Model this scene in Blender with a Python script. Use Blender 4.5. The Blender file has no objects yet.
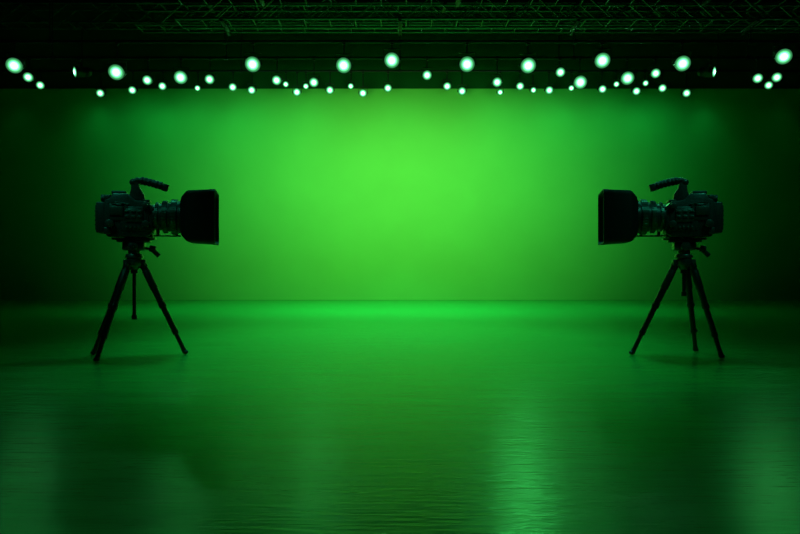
import bpy, bmesh, math, random
from mathutils import Vector, Matrix, Euler
random.seed(7)
S = bpy.context.scene
COL = S.collection
S.view_settings.view_transform = 'Standard'
F = 622.0; H = 0.69

# ---------------------------------------------------------------- materials
def mat(name, color, rough=0.5, metal=0.0, noise=0.0, nscale=20, bump=0.0, spec=0.5):
    m = bpy.data.materials.new(name); m.use_nodes = True
    nt = m.node_tree; b = nt.nodes["Principled BSDF"]
    b.inputs["Base Color"].default_value = (*color, 1)
    b.inputs["Roughness"].default_value = rough
    b.inputs["Metallic"].default_value = metal
    b.inputs["Specular IOR Level"].default_value = spec
    if noise or bump:
        tc = nt.nodes.new("ShaderNodeTexCoord")
        n = nt.nodes.new("ShaderNodeTexNoise"); n.inputs["Scale"].default_value = nscale
        n.inputs["Detail"].default_value = 5
        nt.links.new(tc.outputs["Object"], n.inputs["Vector"])
        if noise:
            r = nt.nodes.new("ShaderNodeValToRGB")
            r.color_ramp.elements[0].position = .3; r.color_ramp.elements[1].position = .7
            r.color_ramp.elements[0].color = (*[c*(1-noise) for c in color], 1)
            r.color_ramp.elements[1].color = (*[min(1, c*(1+noise)) for c in color], 1)
            nt.links.new(n.outputs["Fac"], r.inputs["Fac"])
            nt.links.new(r.outputs["Color"], b.inputs["Base Color"])
        if bump:
            bp = nt.nodes.new("ShaderNodeBump"); bp.inputs["Strength"].default_value = bump
            bp.inputs["Distance"].default_value = 0.01
            nt.links.new(n.outputs["Fac"], bp.inputs["Height"])
            nt.links.new(bp.outputs["Normal"], b.inputs["Normal"])
    return m

M_body = mat("black_camera_plastic", (.019, .029, .027), .33, 0, .3, 60, .15)
M_rub = mat("black_rubber", (.007, .010, .009), .45, 0, .2, 150, .3)
M_hood = mat("matte_black_hood", (.006, .010, .009), .6, 0, .2, 80, .1, .4)
M_metal = mat("dark_anodised_metal", (.11, .135, .12), .3, .8, .2, 40)
M_carbon = mat("carbon_tube", (.014, .017, .017), .33, .2, .4, 90)
M_glass = mat("coated_lens_glass", (.004, .01, .012), .2, 0, 0, 1, 0, .3)
M_trus = mat("dark_truss_metal", (.12, .16, .14), .45, .6, .25, 15)
M_fix = mat("black_fixture_paint", (.008, .011, .010), .5, .2, .2, 50)
M_green = mat("chroma_green_cloth", (.16, .68, .10), .9, 0, .03, 1.2, 0, .1)
M_dark = mat("matte_black_wall", (.002, .004, .003), .9, 0, .2, 3, 0, .05)
M_wall = mat("green_wall_paint", (.005, .10, .017), .9, 0, .05, 1, 0, .05)

# lamp lens: soft glow painted into the emission, exponential falloff to the rim
M_lamp = bpy.data.materials.new("lens_painted_glow"); M_lamp.use_nodes = True
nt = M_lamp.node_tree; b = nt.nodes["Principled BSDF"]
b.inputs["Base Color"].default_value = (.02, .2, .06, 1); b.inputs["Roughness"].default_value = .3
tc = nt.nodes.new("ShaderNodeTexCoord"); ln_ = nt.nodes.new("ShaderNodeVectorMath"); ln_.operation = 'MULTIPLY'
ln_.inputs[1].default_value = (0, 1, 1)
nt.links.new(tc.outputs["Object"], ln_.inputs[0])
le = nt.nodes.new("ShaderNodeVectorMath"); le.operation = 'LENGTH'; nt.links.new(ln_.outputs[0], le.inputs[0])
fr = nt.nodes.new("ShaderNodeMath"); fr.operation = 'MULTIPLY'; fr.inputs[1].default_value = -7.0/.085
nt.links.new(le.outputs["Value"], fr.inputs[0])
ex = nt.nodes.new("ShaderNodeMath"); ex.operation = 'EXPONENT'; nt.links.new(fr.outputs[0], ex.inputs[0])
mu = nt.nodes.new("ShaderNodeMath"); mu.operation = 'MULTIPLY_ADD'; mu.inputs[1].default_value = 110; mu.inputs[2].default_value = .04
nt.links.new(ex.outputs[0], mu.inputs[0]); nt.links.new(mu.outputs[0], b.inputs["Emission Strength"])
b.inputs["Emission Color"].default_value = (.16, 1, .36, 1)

# floor
M_floor = bpy.data.materials.new("green_studio_floor"); M_floor.use_nodes = True
nt = M_floor.node_tree; b = nt.nodes["Principled BSDF"]
tc = nt.nodes.new("ShaderNodeTexCoord")
mp = nt.nodes.new("ShaderNodeMapping"); mp.inputs["Scale"].default_value = (.8, 4.0, 1)
nt.links.new(tc.outputs["Object"], mp.inputs["Vector"])
n1 = nt.nodes.new("ShaderNodeTexNoise"); n1.inputs["Scale"].default_value = 1.9; n1.inputs["Detail"].default_value = 8
n1.inputs["Roughness"].default_value = .6
nt.links.new(mp.outputs[0], n1.inputs["Vector"])
mp2 = nt.nodes.new("ShaderNodeMapping"); mp2.inputs["Scale"].default_value = (3.5, 28.0, 1)
nt.links.new(tc.outputs["Object"], mp2.inputs["Vector"])
n2 = nt.nodes.new("ShaderNodeTexNoise"); n2.inputs["Scale"].default_value = 2.1; n2.inputs["Detail"].default_value = 5
nt.links.new(mp2.outputs[0], n2.inputs["Vector"])
r = nt.nodes.new("ShaderNodeValToRGB")
r.color_ramp.elements[0].position = .3; r.color_ramp.elements[1].position = .72
r.color_ramp.elements[0].color = (.002, .32, .040, 1); r.color_ramp.elements[1].color = (.004, .41, .052, 1)
nt.links.new(n1.outputs["Fac"], r.inputs["Fac"]); nt.links.new(r.outputs["Color"], b.inputs["Base Color"])
mr = nt.nodes.new("ShaderNodeMapRange"); mr.inputs["To Min"].default_value = .20; mr.inputs["To Max"].default_value = .29
nt.links.new(n1.outputs["Fac"], mr.inputs["Value"]); nt.links.new(mr.outputs[0], b.inputs["Roughness"])
bp = nt.nodes.new("ShaderNodeBump"); bp.inputs["Strength"].default_value = .14; bp.inputs["Distance"].default_value = .01
nt.links.new(n1.outputs["Fac"], bp.inputs["Height"])
bp2 = nt.nodes.new("ShaderNodeBump"); bp2.inputs["Strength"].default_value = .65; bp2.inputs["Distance"].default_value = .0045
nt.links.new(n2.outputs["Fac"], bp2.inputs["Height"]); nt.links.new(bp.outputs["Normal"], bp2.inputs["Normal"])
nt.links.new(bp2.outputs["Normal"], b.inputs["Normal"])
b.inputs["Specular Tint"].default_value = (.15, 1, .35, 1)

# ---------------------------------------------------------------- mesh helper
class B:
    def __init__(s): s.bm = bmesh.new()
    def _merge(s, t, M):
        bmesh.ops.transform(t, matrix=M, verts=t.verts)
        me = bpy.data.meshes.new("tmp"); t.to_mesh(me); t.free()
        s.bm.from_mesh(me); bpy.data.meshes.remove(me)
    def box(s, c, d, rot=(0, 0, 0), bev=0.0, seg=2):
        t = bmesh.new(); bmesh.ops.create_cube(t, size=1)
        bmesh.ops.scale(t, vec=d, verts=t.verts)
        if bev: bmesh.ops.bevel(t, geom=t.edges[:], offset=bev, segments=seg, affect='EDGES', profile=.5)
        s._merge(t, Matrix.Translation(c) @ Euler(rot).to_matrix().to_4x4()); return s
    def cyl(s, p, q, r1, r2=None, seg=20, bev=0.0):
        p = Vector(p); q = Vector(q); r2 = r1 if r2 is None else r2
        t = bmesh.new(); L = (q-p).length
        bmesh.ops.create_cone(t, cap_ends=True, segments=seg, radius1=r1, radius2=r2, depth=L)
        if bev:
            e = [e for e in t.edges if abs(e.verts[0].co.z-e.verts[1].co.z) < 1e-6]
            bmesh.ops.bevel(t, geom=e, offset=bev, segments=2, affect='EDGES', profile=.5)
        R = Vector((0, 0, 1)).rotation_difference((q-p).normalized()).to_matrix().to_4x4()
        s._merge(t, Matrix.Translation((p+q)/2) @ R); return s
    def sph(s, c, r, sc=(1, 1, 1)):
        t = bmesh.new(); bmesh.ops.create_uvsphere(t, u_segments=20, v_segments=12, radius=r)
        bmesh.ops.scale(t, vec=sc, verts=t.verts); s._merge(t, Matrix.Translation(c)); return s
    def lathe(s, prof, c=(0, 0, 0), seg=32):
        rings = []
        for x, r in prof:
            rings.append([s.bm.verts.new((c[0]+x, c[1]+r*math.cos(a*2*math.pi/seg), c[2]+r*math.sin(a*2*math.pi/seg))) for a in range(seg)])
        for i in range(len(rings)-1):
            for a in range(seg):
                s.bm.faces.new((rings[i][a], rings[i][(a+1) % seg], rings[i+1][(a+1) % seg], rings[i+1][a]))
        return s
    def prism(s, pts, y0, y1, bev=0.0):
        t = bmesh.new()
        a = [t.verts.new((x, y0, z)) for x, z in pts]; c = [t.verts.new((x, y1, z)) for x, z in pts]
        t.faces.new(a); t.faces.new(c[::-1])
        for i in range(len(pts)):
            j = (i+1) % len(pts); t.faces.new((a[i], c[i], c[j], a[j]))
        bmesh.ops.recalc_face_normals(t, faces=t.faces)
        if bev: bmesh.ops.bevel(t, geom=t.edges[:], offset=bev, segments=2, affect='EDGES', profile=.5)
        s._merge(t, Matrix.Identity(4)); return s
    def loft(s, secs, close_ends=(False, False)):
        rings = [[s.bm.verts.new(p) for p in sec] for sec in secs]
        n = len(rings[0])
        for i in range(len(rings)-1):
            for a in range(n):
                s.bm.faces.new((rings[i][a], rings[i][(a+1) % n], rings[i+1][(a+1) % n], rings[i+1][a]))
        if close_ends[0]: s.bm.faces.new(rings[0])
        if close_ends[1]: s.bm.faces.new(rings[-1][::-1])
        return s
    def tube(s, pts, r, seg=10):
        pts = [Vector(p) for p in pts]
        for i in range(len(pts)-1):
            s.cyl(pts[i], pts[i+1], r, seg=seg)
            if i: s.sph(pts[i], r)
        return s
    def done(s, name, m, parent=None, smooth=True):
        bmesh.ops.recalc_face_normals(s.bm, faces=s.bm.faces)
        me = bpy.data.meshes.new(name); s.bm.to_mesh(me); s.bm.free()
        me.materials.append(m)
        if smooth:
            for p in me.polygons: p.use_smooth = True
            me.set_sharp_from_angle(angle=math.radians(38))
        o = bpy.data.objects.new(name, me); COL.objects.link(o)
        if parent: o.parent = parent
        return o

def empty(name, loc, rz=0, parent=None):
    o = bpy.data.objects.new(name, None); o.location = loc; o.rotation_euler = (0, 0, rz)
    o.empty_display_size = .1; COL.objects.link(o)
    if parent: o.parent = parent
    return o
def tag(o, label, cat, group=None, kind=None):
    o["label"] = label; o["category"] = cat
    if group: o["group"] = group
    if kind: o["kind"] = kind

# ---------------------------------------------------------------- room
XR = 10.5; YF = -3.0; YB = 13.1; ZC = 6.2
o = B().box((0, (YF+YB)/2, -.05), (2*XR, YB-YF, .1)).done("floor", M_floor, smooth=False)
tag(o, "glossy green painted studio floor with fine streaky grain", "floor", kind="structure")
o = B().box((0, YB+.05, ZC/2), (2*XR, .1, ZC)).done("wall_back", M_wall, smooth=False)
tag(o, "dark green studio wall behind the green backdrop", "wall", kind="structure")
for sx, nm in ((-1, "wall_left"), (1, "wall_right")):
    o = B().box((sx*(XR+.05), (YF+YB)/2, ZC/2), (.1, YB-YF, ZC)).done(nm, M_dark, smooth=False)
    tag(o, "matte black studio side wall in shadow", "wall", kind="structure")
o = B().box((0, (YF+YB)/2, ZC+.05), (2*XR, YB-YF, .1)).done("ceiling", M_dark, smooth=False)
tag(o, "black studio ceiling above the lighting trusses", "ceiling", kind="structure")
o = B().box((0, 13.07, 2.215), (18.4, .05, 4.43)).done("green_screen_backdrop", M_green, smooth=False)
tag(o, "wide flat chroma green backdrop standing on the studio floor", "backdrop")

# ---------------------------------------------------------------- trusses and bars
def truss(y, z0, h, x0, x1, step, label):
    d = .32
    t = B()
    for yy in (y-d/2, y+d/2):
        for zz in (z0, z0+h):
            t.cyl((x0, yy, zz), (x1, yy, zz), .018, seg=10)
    root = t.done("lighting_truss", M_trus)
    tag(root, label, "truss", "overhead lighting trusses")
    br = B(); n = int(round((x1-x0)/step)); st = (x1-x0)/n
    for i in range(n+1):
        x = x0+i*st
        for zz in (z0, z0+h): br.cyl((x, y-d/2, zz), (x, y+d/2, zz), .008, seg=6)
        if i < n:
            a, c = (z0, z0+h) if i % 2 else (z0+h, z0)
            for yy in (y-d/2, y+d/2): br.cyl((x, yy, a), (x+st, yy, c), .009, seg=6)
    br.done("diagonal_bracing", M_trus, root)
    for x in (x0+1.2, (x0+x1)/2-1.8, (x0+x1)/2+1.8, x1-1.2):
        B().cyl((x, y, z0+h-.02), (x, y, ZC), .010, seg=8).box((x, y, z0+h), (.06, d+.06, .05), bev=.008).done("suspension_rod", M_fix, root)
    return root
truss(9.0, 4.22, .33, -3.2, 8.5, .36, "aluminium box truss with zigzag bracing hung from the ceiling")
truss(10.5, 4.72, .36, -4.4, 9.5, .40, "aluminium box truss with zigzag bracing hung from the ceiling")
truss(12.0, 5.35, .36, -9.8, 9.8, .44, "aluminium box truss with zigzag bracing hung from the ceiling")
bars = {'A': (9.0, 3.95, 8.0, 4.22), 'B': (10.5, 4.22, 9.2, 4.72), 'C': (12.0, 4.47, 9.6, 5.35)}
for k, (y, z, xr, zt) in bars.items():
    t = B().cyl((-xr, y, z), (xr, y, z), .020, seg=14)
    bar = t.done("lighting_bar", M_fix); tag(bar, "long black steel pipe carrying a row of stage lights", "pipe", "lighting pipes under the trusses")
    for i in range(7):
        x = -xr+.4+i*(2*xr-.8)/6
        if k != 'C' and x < (-3.2 if k == 'A' else -4.4): top = ZC
        else: top = zt
        h = B().cyl((x, y, z), (x, y, top-(.05 if top == zt else 0)), .008, seg=8).cyl((x-.03, y, z), (x+.03, y, z), .032, seg=14)
        if top == zt: h.box((x, y, zt-.04), (.05, .40, .03), bev=.006)
        h.done("hanger", M_fix, bar)

# ---------------------------------------------------------------- stage lights
def lens_light(parent, energy, size, blend=.9, rad=.06):
    l = bpy.data.lights.new("beam", 'SPOT'); l.energy = energy; l.color = (.08, 1, .20)
    l.spot_size = math.radians(size); l.spot_blend = blend; l.shadow_soft_size = rad
    o = bpy.data.objects.new("beam", l); COL.objects.link(o); o.parent = parent
    o.location = (.02, 0, 0); o.rotation_euler = (0, -math.pi/2, 0)
    return o
R0 = .085
def build_shared():
    r = R0; L = .26
    h = B()
    h.lathe([(-.012, r*.98), (-.012, r*1.0), (.000, r*1.005), (.002, r*1.02), (-.004, r*1.03), (-.02, r*1.02), (-L*.5, r*.98), (-L*.55, r*.85), (-L*.9, r*.8), (-L, r*.55), (-L, .001)], seg=28)
    for i in range(3): h.lathe([(-L*.62-i*.02, r*.85), (-L*.62-i*.02, r*.94), (-L*.62-i*.02-.007, r*.94), (-L*.62-i*.02-.007, r*.85)], seg=28)
    hs = h.done("housing", M_fix)
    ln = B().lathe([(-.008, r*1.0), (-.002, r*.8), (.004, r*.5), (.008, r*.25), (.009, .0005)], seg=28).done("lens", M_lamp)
    for o_ in (hs, ln): COL.objects.unlink(o_)
    return hs, ln
PH, PL = build_shared()
def put(proto, parent):
    o_ = proto.copy(); COL.objects.link(o_); o_.parent = parent; return o_
def stage_light(px, py, bar, r=.065, turn=0.0, e=0):
    y, zb, xr, _ = bars[bar]; d = y-.02
    x = (px-400)*y/F; z = H+(267-py)*y/F
    if zb-z < .16: z = zb-.16
    root = empty("stage_light", (x, y, zb))
    tgt = Vector((x*.5+random.uniform(-.4, .4), random.uniform(.5, 2.0), .3))
    if e: tgt = Vector((x*.45, 1.5, 0))
    if turn: tgt = Vector((x+turn*6, y-3.5, z-1.0))
    dirv = (tgt-Vector((x, y, z))).normalized()
    yaw = math.atan2(dirv.y, dirv.x); pitch = -math.asin(dirv.z)
    q = Euler((0, pitch, yaw)).to_quaternion()
    w = r*1.14; dz = z-zb
    yk = B()
    cy, sy = math.cos(yaw+math.pi/2), math.sin(yaw+math.pi/2)
    a = Vector((cy*w, sy*w, 0)); top = min(dz+r*1.3, -.03)
    yk.box((a.x, a.y, (dz+top)/2), (.026, .006, top-dz+.05), (0, 0, yaw), .002)
    yk.box((-a.x, -a.y, (dz+top)/2), (.026, .006, top-dz+.05), (0, 0, yaw), .002)
    yk.box((0, 0, top+.02), (.026, 2*w+.006, .008), (0, 0, yaw), .002)
    for sgn in (-1, 1): yk.cyl(Vector((0, 0, dz))+a*sgn*.8, Vector((0, 0, dz))+a*sgn*1.1, .012, seg=12)
    yk.done("yoke", M_fix, root)
    B().cyl((-.025, 0, 0), (.025, 0, 0), .028, seg=16).box((0, 0, -.03), (.04, .04, .03), bev=.004).cyl((0, 0, -.03), (0, 0, top+.015), .009, seg=10).done("clamp", M_fix, root)
    hs = put(PH, root); k = r/R0; hs.scale = (k, k, k)
    hs.rotation_mode = 'QUATERNION'; hs.rotation_quaternion = q
    hs.location = Vector((0, 0, dz)) + dirv*.07
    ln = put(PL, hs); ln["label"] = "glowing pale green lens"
    if e: lens_light(hs, e, 46)
    tag(root, "black stage spotlight with glowing pale green fresnel lens" if not turn else
        "black stage spotlight turned sideways, glowing lens seen as an oval", "stage light", "stage spotlights on the overhead pipes")
    return root

strong = {15: 16, 528: 85, 783: 38, 181: 14, 314: 18, 602: 8}
big = [(15, 65), (117, 72), (253, 64), (344, 65), (392, 60), (467, 64), (528, 65), (602, 60), (682, 63), (783, 56)]
for p in big: stage_light(*p, 'A', .108, e=strong.get(p[0], 0))
mid = [(29, 77), (181, 77), (148, 80), (210, 79), (277, 80), (314, 82), (427, 75), (497, 82), (560, 72), (580, 82), (627, 78), (655, 73), (757, 78), (776, 77)]
for i, p in enumerate(mid): stage_light(*p, 'B', .108 if i in (1, 9, 10) else .078, e=strong.get(p[0], 0))
stage_light(79, 72, 'B', .085, turn=-.6); stage_light(710, 72, 'B', .085, turn=.6)
sm = [(41, 85), (101, 93), (133, 90), (233, 87), (297, 92), (330, 90), (363, 93), (447, 86), (462, 91), (520, 86), (549, 90), (602, 89), (636, 91), (662, 88), (686, 93), (768, 85), (388, 88), (252, 90), (163, 86),
      (286, 84), (306, 86), (198, 88), (500, 92), (533, 90), (571, 88), (616, 84), (645, 83), (351, 86)]
for i, p in enumerate(sm): stage_light(*p, 'C', .074 if i < 19 else .055)

# unseen spotlights without fixtures, aimed at backdrop, floor and cameras
def spot(name, loc, tgt, e, size, col, blend=1.0, rad=.12):
    l = bpy.data.lights.new(name, 'SPOT'); l.energy = e; l.color = col
    l.spot_size = math.radians(size); l.spot_blend = blend; l.shadow_soft_size = rad
    o = bpy.data.objects.new(name, l); COL.objects.link(o)
    o.location = loc; o.rotation_euler = (Vector(tgt)-Vector(loc)).to_track_quat('-Z', 'Y').to_euler()
for x, e in ((-4.5, 12), (-3.2, 95), (-2.0, 165), (-.7, 195), (.7, 195), (2.0, 165), (3.2, 95), (4.5, 12)):
    k = min(1, abs(x)/4.2)
    spot("backdrop_washer", (x, 9.5, 3.2), (x*1.0, 13, 2.15), e, 102, (.68*(1-k)+.02, 1, .40+.2*k), rad=.25)
for x, e in ((-4.0, 50), (-2.2, 380), (0, 760), (2.2, 380), (4.0, 50)):  # unseen spots, here and just below, added to brighten the floor
    spot("added_floor_wash", (x, 10.2, 3.8), (x*1.0, 10.4, 0), e, 84, (.02, 1, .6))
spot("added_floor_wash", (0, 8.3, 4.1), (0, 8.0, 0), 560, 84, (.02, 1, .6), rad=.3)
spot("added_floor_wash", (0, 6.2, 5.5), (0, 5.6, 0), 660, 62, (.02, 1, .7), rad=.6)
for x, e in ((-6.3, 1.4), (-5.3, 4.5), (-4.3, 5.5), (-3.2, 6), (-2.0, 4), (0, 3), (2.0, 4), (3.2, 6), (4.3, 5.5), (5.3, 4.5), (6.3, 1.4)):  # added wash on the backdrop, standing in for mist under the lamps
    spot("mist_standin_wash", (x, 12.2, 4.0), (x, 13.0, 3.3), e, 144, (.05, 1, .6), 1.0, .2)
for x, tx, e in ((-7.9, -8.1, .7), (-6.2, -6.5, 2.8), (-4.8, -5.2, 2.8), (-3.4, -3.7, 2.0), (3.4, 3.6, 2.0), (4.9, 5.3, 2.8), (6.3, 6.6, 2.8), (7.9, 8.1, .7)):  # added spots whose scallops on the backdrop imitate beams in haze
    spot("shaft_standin_spot", (x, 12.72, 4.35), (tx, 12.98, 2.0), e, 80, (.03, 1, .6), 1.0, .1)
for sx in (-1, 1):  # unseen spots added to bring out the camera edges
    spot("added_rim_spot", (sx*2.9, 3.1, 3.6), (sx*2.15, 4.8, 1.1), 120, 17, (.05, 1, .6), .8, .4)
    spot("added_rim_spot", (sx*2.7, 6.6, 3.9), (sx*2.1, 4.8, 1.15), 60, 16, (.05, 1, .5), .8, .4)

# ---------------------------------------------------------------- video cameras on tripods
def rrect(x, cy, cz, hy, hz, rad, n=4):
    pts = []
    for (sy, sz, a0) in ((1, 1, 0), (-1, 1, 90), (-1, -1, 180), (1, -1, 270)):
        for k in range(n+1):
            a = math.radians(a0+90*k/n)
            pts.append((x, cy+sy*(hy-rad)+rad*math.cos(a), cz+sz*(hz-rad)+rad*math.sin(a)))
    return pts

def rig(cx, cy, yaw, feet, label_c, label_t, ax, colbot):
    root = empty("tripod", (cx, cy, 0)); tag(root, label_t, "tripod", "camera tripods")
    apex = Vector((ax, 0, .735))
    t = B().cyl((ax, 0, .70), (ax, 0, .76), .058, seg=24, bev=.006).cyl((ax, 0, .67), (ax, 0, .70), .034, .046)
    for f in feet:
        dv = Vector((f[0]-ax, f[1], 0)).normalized(); t.box(apex+dv*.048+Vector((0, 0, -.015)), (.07, .052, .055), (0, 0, math.atan2(dv.y, dv.x)), .006)
    t.done("shoulder", M_metal, root)
    B().cyl((ax, 0, colbot), (ax, 0, .78), .014, seg=16).cyl((ax, 0, colbot-.015), (ax, 0, colbot+.02), .020, seg=16, bev=.003).cyl((ax, 0, .64), (ax, 0, .67), .026, seg=16).done("center_column", M_carbon, root)
    for f in feet:
        dv = Vector((f[0]-ax, f[1], 0)).normalized()
        p0 = apex+dv*.055+Vector((0, 0, -.015)); p1 = Vector((f[0], f[1], .012))
        D = p1-p0
        def P(k): return p0+D*k
        side = D.cross(Vector((0, 0, 1))).normalized()
        leg = B().cyl(P(0), P(.46), .026, .0245, seg=16).cyl(P(.44), P(.49), .028, seg=16, bev=.004).cyl(P(.48), P(.76), .0215, seg=14).cyl(P(.745), P(.785), .0245, seg=16, bev=.003).cyl(P(.78), P(.97), .0165, seg=12).cyl(P(.0), P(.05), .029, seg=16, bev=.004)
        for k in (.465, .765): leg.cyl(P(k), P(k)+side*.034, .008, seg=8)
        lo = leg.done("leg", M_carbon, root)
        B().cyl(P(.08), P(.28), .0285, seg=18, bev=.003).done("foam_grip", M_rub, lo)
        B().sph(p1+Vector((0, 0, .008)), .023, (1, 1, .8)).cyl(P(.95), P(.99), .019, seg=12).done("foot", M_rub, lo)
    hd = B().cyl((ax, 0, .76), (ax, 0, .79), .066, .060, seg=28, bev=.004).cyl((ax, 0, .785), (ax, 0, .83), .044, seg=24, bev=.004)
    cs, sn = math.cos(yaw), math.sin(yaw)
    def W(x, y, z): return (ax+x*cs-y*sn, x*sn+y*cs, z)
    hd.box(W(0, 0, .850), (.16, .10, .065), (0, 0, yaw), .012).cyl(W(0, -.07, .85), W(0, .07, .85), .036, seg=24, bev=.004)
    ho = hd.done("fluid_head", M_metal, root)
    B().box(W(0, 0, .889), (.24, .09, .018), (0, 0, yaw), .004).box(W(0, 0, .905), (.31, .08, .014), (0, 0, yaw), .003).done("quick_release_plate", M_metal, ho)
    sgn = 1 if cs > 0 else -1
    B().cyl(W(.02*sgn, 0, .84), W(.12*sgn, 0, .83), .010, seg=10).cyl(W(.11*sgn, 0, .835), W(.155*sgn, 0, .825), .026, seg=16, bev=.004).cyl(W(.13*sgn, 0, .825), W(.18*sgn, 0, .775), .018, seg=12, bev=.003).done("pan_lock_knob", M_rub, ho)
    B().cyl(W(0, -.06, .85), W(0, -.10, .85), .018, seg=16, bev=.003).done("tilt_lock_knob", M_rub, ho)
    # ---------- camera
    cam = empty("video_camera", (cx+ax, cy, .917), yaw); tag(cam, label_c, "video camera", "broadcast cameras on tripods")
    cam.scale = (1.04, 1.05, .985)
    body = B()
    body.prism([(-.185, .035), (-.165, .0), (.10, .0), (.145, .03), (.145, .235), (.105, .275), (.02, .285), (.0, .30), (-.03, .335), (-.13, .335), (-.15, .295), (-.185, .28)], -.095, .095, .010)
    body.box((.02, 0, .14), (.20, .205, .19), bev=.012)
    body.box((-.09, 0, .19), (.13, .215, .13), bev=.010)
    body.box((.03, 0, .015), (.22, .15, .03), bev=.006)
    body.box((.09, 0, .285), (.05, .10, .02), bev=.004)
    body.done("camera_body", M_body, cam)
    bt = B().box((-.215, 0, .15), (.07, .13, .24), bev=.012).box((-.252, 0, .15), (.012, .10, .19), bev=.004)
    for i in range(4): bt.box((-.258, 0, .095+i*.035), (.008, .09, .012), bev=.002)
    bt.done("battery_pack", M_body, cam)
    B().box((-.10, .0, .345), (.10, .09, .03), bev=.008).box((-.175, 0, .30), (.05, .10, .055), bev=.010).cyl((-.19, 0, .30), (-.225, 0, .298), .030, .034, seg=24, bev=.004).done("viewfinder", M_rub, cam)
    for s in (-1, 1):
        d = B()
        d.box((.02, s*.105, .165), (.12, .012, .10), bev=.004)
        d.box((-.10, s*.112, .20), (.09, .010, .07), bev=.003)
        for i in range(4):
            d.cyl((-.03+i*.028, s*.10, .075), (-.03+i*.028, s*.118, .075), .009, seg=12, bev=.002)
        for i in range(3):
            d.box((-.03+i*.045, s*.113, .195), (.030, .010, .014), bev=.003)
            d.box((-.03+i*.045, s*.113, .155), (.030, .010, .020), bev=.003)
        d.cyl((-.145, s*.09, .10), (-.145, s*.13, .10), .030, seg=24, bev=.004)
        d.cyl((.095, s*.09, .24), (.095, s*.125, .24), .022, seg=20, bev=.003)
        d.cyl((.10, s*.09, .10), (.10, s*.128, .10), .026, seg=20, bev=.003)
        d.tube([(-.16, s*.09, .255), (-.10, s*.125, .262), (-.02, s*.10, .25)], .006, 8)
        d.box((-.165, s*.10, .045), (.04, .02, .05), bev=.004)
        d.done("control_panel", M_metal, cam)
    hn = B()
    hn.prism([(-.045, .295), (.080, .280), (.070, .34), (.04, .39), (.030, .43), (-.02, .455), (-.02, .38), (-.03, .34)], -.022, .022, .006)
    hn.tube([(-.005, 0, .430), (.02, 0, .450), (.11, 0, .434), (.21, 0, .402)], .023, 16)
    hn.sph((-.005, 0, .432), .030)
    hn.box((.218, 0, .397), (.045, .046, .058), (0, .3, 0), .008)
    ho2 = hn.done("top_handle", M_body, cam)
    g = B()
    g.tube([(.04, 0, .447), (.11, 0, .434), (.190, 0, .409)], .028, 16)
    for i in range(6):
        x = .055+i*.026; z = .445-(x-.055)*.20-(x-.055)**2*.45
        g.cyl((x-.009, 0, z+.002), (x+.009, 0, z-.002), .032, seg=16, bev=.004)
    g.done("handle_grip", M_rub, ho2)
    zc = .165
    lb = B().lathe([(.12, .001), (.12, .095), (.155, .095), (.158, .112), (.175, .114), (.18, .106), (.20, .106), (.205, .124), (.24, .126), (.245, .116), (.26, .116), (.265, .134), (.31, .138), (.315, .128), (.345, .128), (.35, .130), (.36, .130), (.365, .10), (.355, .096), (.355, .001)], (0, 0, zc), 44)
    lo = lb.done("lens_barrel", M_body, cam)
    for nm, xx, rr, w in (("iris_ring", .166, .112, .018), ("zoom_ring", .2225, .1245, .030), ("focus_ring", .2875, .1355, .040)):
        rg = B(); rg.lathe([(xx-w/2, rr-.004), (xx-w/2, rr+.002), (xx+w/2, rr+.002), (xx+w/2, rr-.004)], (0, 0, zc), 44)
        for i in range(40):
            a = i*2*math.pi/40
            rg.box((xx, rr*math.cos(a)+.0, zc+rr*math.sin(a)), (w, .009, .009), (a, 0, 0), .0015, 1)
        rg.done(nm, M_metal, lo)
    B().lathe([(.356, .096), (.362, .07), (.366, .035), (.367, .0005)], (0, 0, zc), 32).done("front_glass", M_glass, lo)
    B().cyl((.17, -.03, zc-.10), (.17, -.03, zc-.145), .012, seg=10).box((.21, 0, zc-.150), (.24, .03, .012), bev=.003).cyl((.30, 0, zc-.11), (.30, 0, zc-.15), .010, seg=10).done("lens_support", M_metal, lo)
    zh = zc-.002
    hood = B()
    outer = [rrect(.340, 0, zh, .134, .134, .05), rrect(.350, 0, zh, .150, .155, .035), rrect(.385, 0, zh, .182, .192, .035), rrect(.40, 0, zh, .187, .200, .035), rrect(.55, 0, zh, .194, .209, .035), rrect(.555, 0, zh, .197, .212, .035), rrect(.59, 0, zh, .197, .212, .035)]
    inner = [rrect(.59, 0, zh, .187, .202, .03), rrect(.555, 0, zh, .182, .196, .028), rrect(.41, 0, zh, .165, .180, .026), rrect(.365, 0, zh, .088, .088, .05)]
    hood.loft(outer+inner)
    hood.done("lens_hood", M_hood, cam)
    return root

rig(-2.03, 4.8, math.radians(12), [(-.175, -.28), (-.37, .07), (.335, .11)],
    "black broadcast camera with flared square lens hood on a tripod",
    "black tripod with bunched legs and long center column", -.02, .30)
rig(2.18, 4.8, math.radians(180-12), [(-.36, .08), (.24, -.12), (.22, .25)],
    "black broadcast camera with square lens hood and slanted top handle",
    "black tripod with widely spread legs on green floor", .01, .48)

w = bpy.data.worlds.new("World"); S.world = w; w.use_nodes = True
nt = w.node_tree; bg = nt.nodes["Background"]; bg.inputs[0].default_value = (0, .002, .001, 1); bg.inputs[1].default_value = 1

cd = bpy.data.cameras.new("camera"); co = bpy.data.objects.new("camera", cd); COL.objects.link(co)
cd.sensor_width = 36; cd.lens = 36*F/800; co.location = (0, 0, H); co.rotation_euler = (math.pi/2, 0, 0)
cd.clip_end = 100
S.camera = co
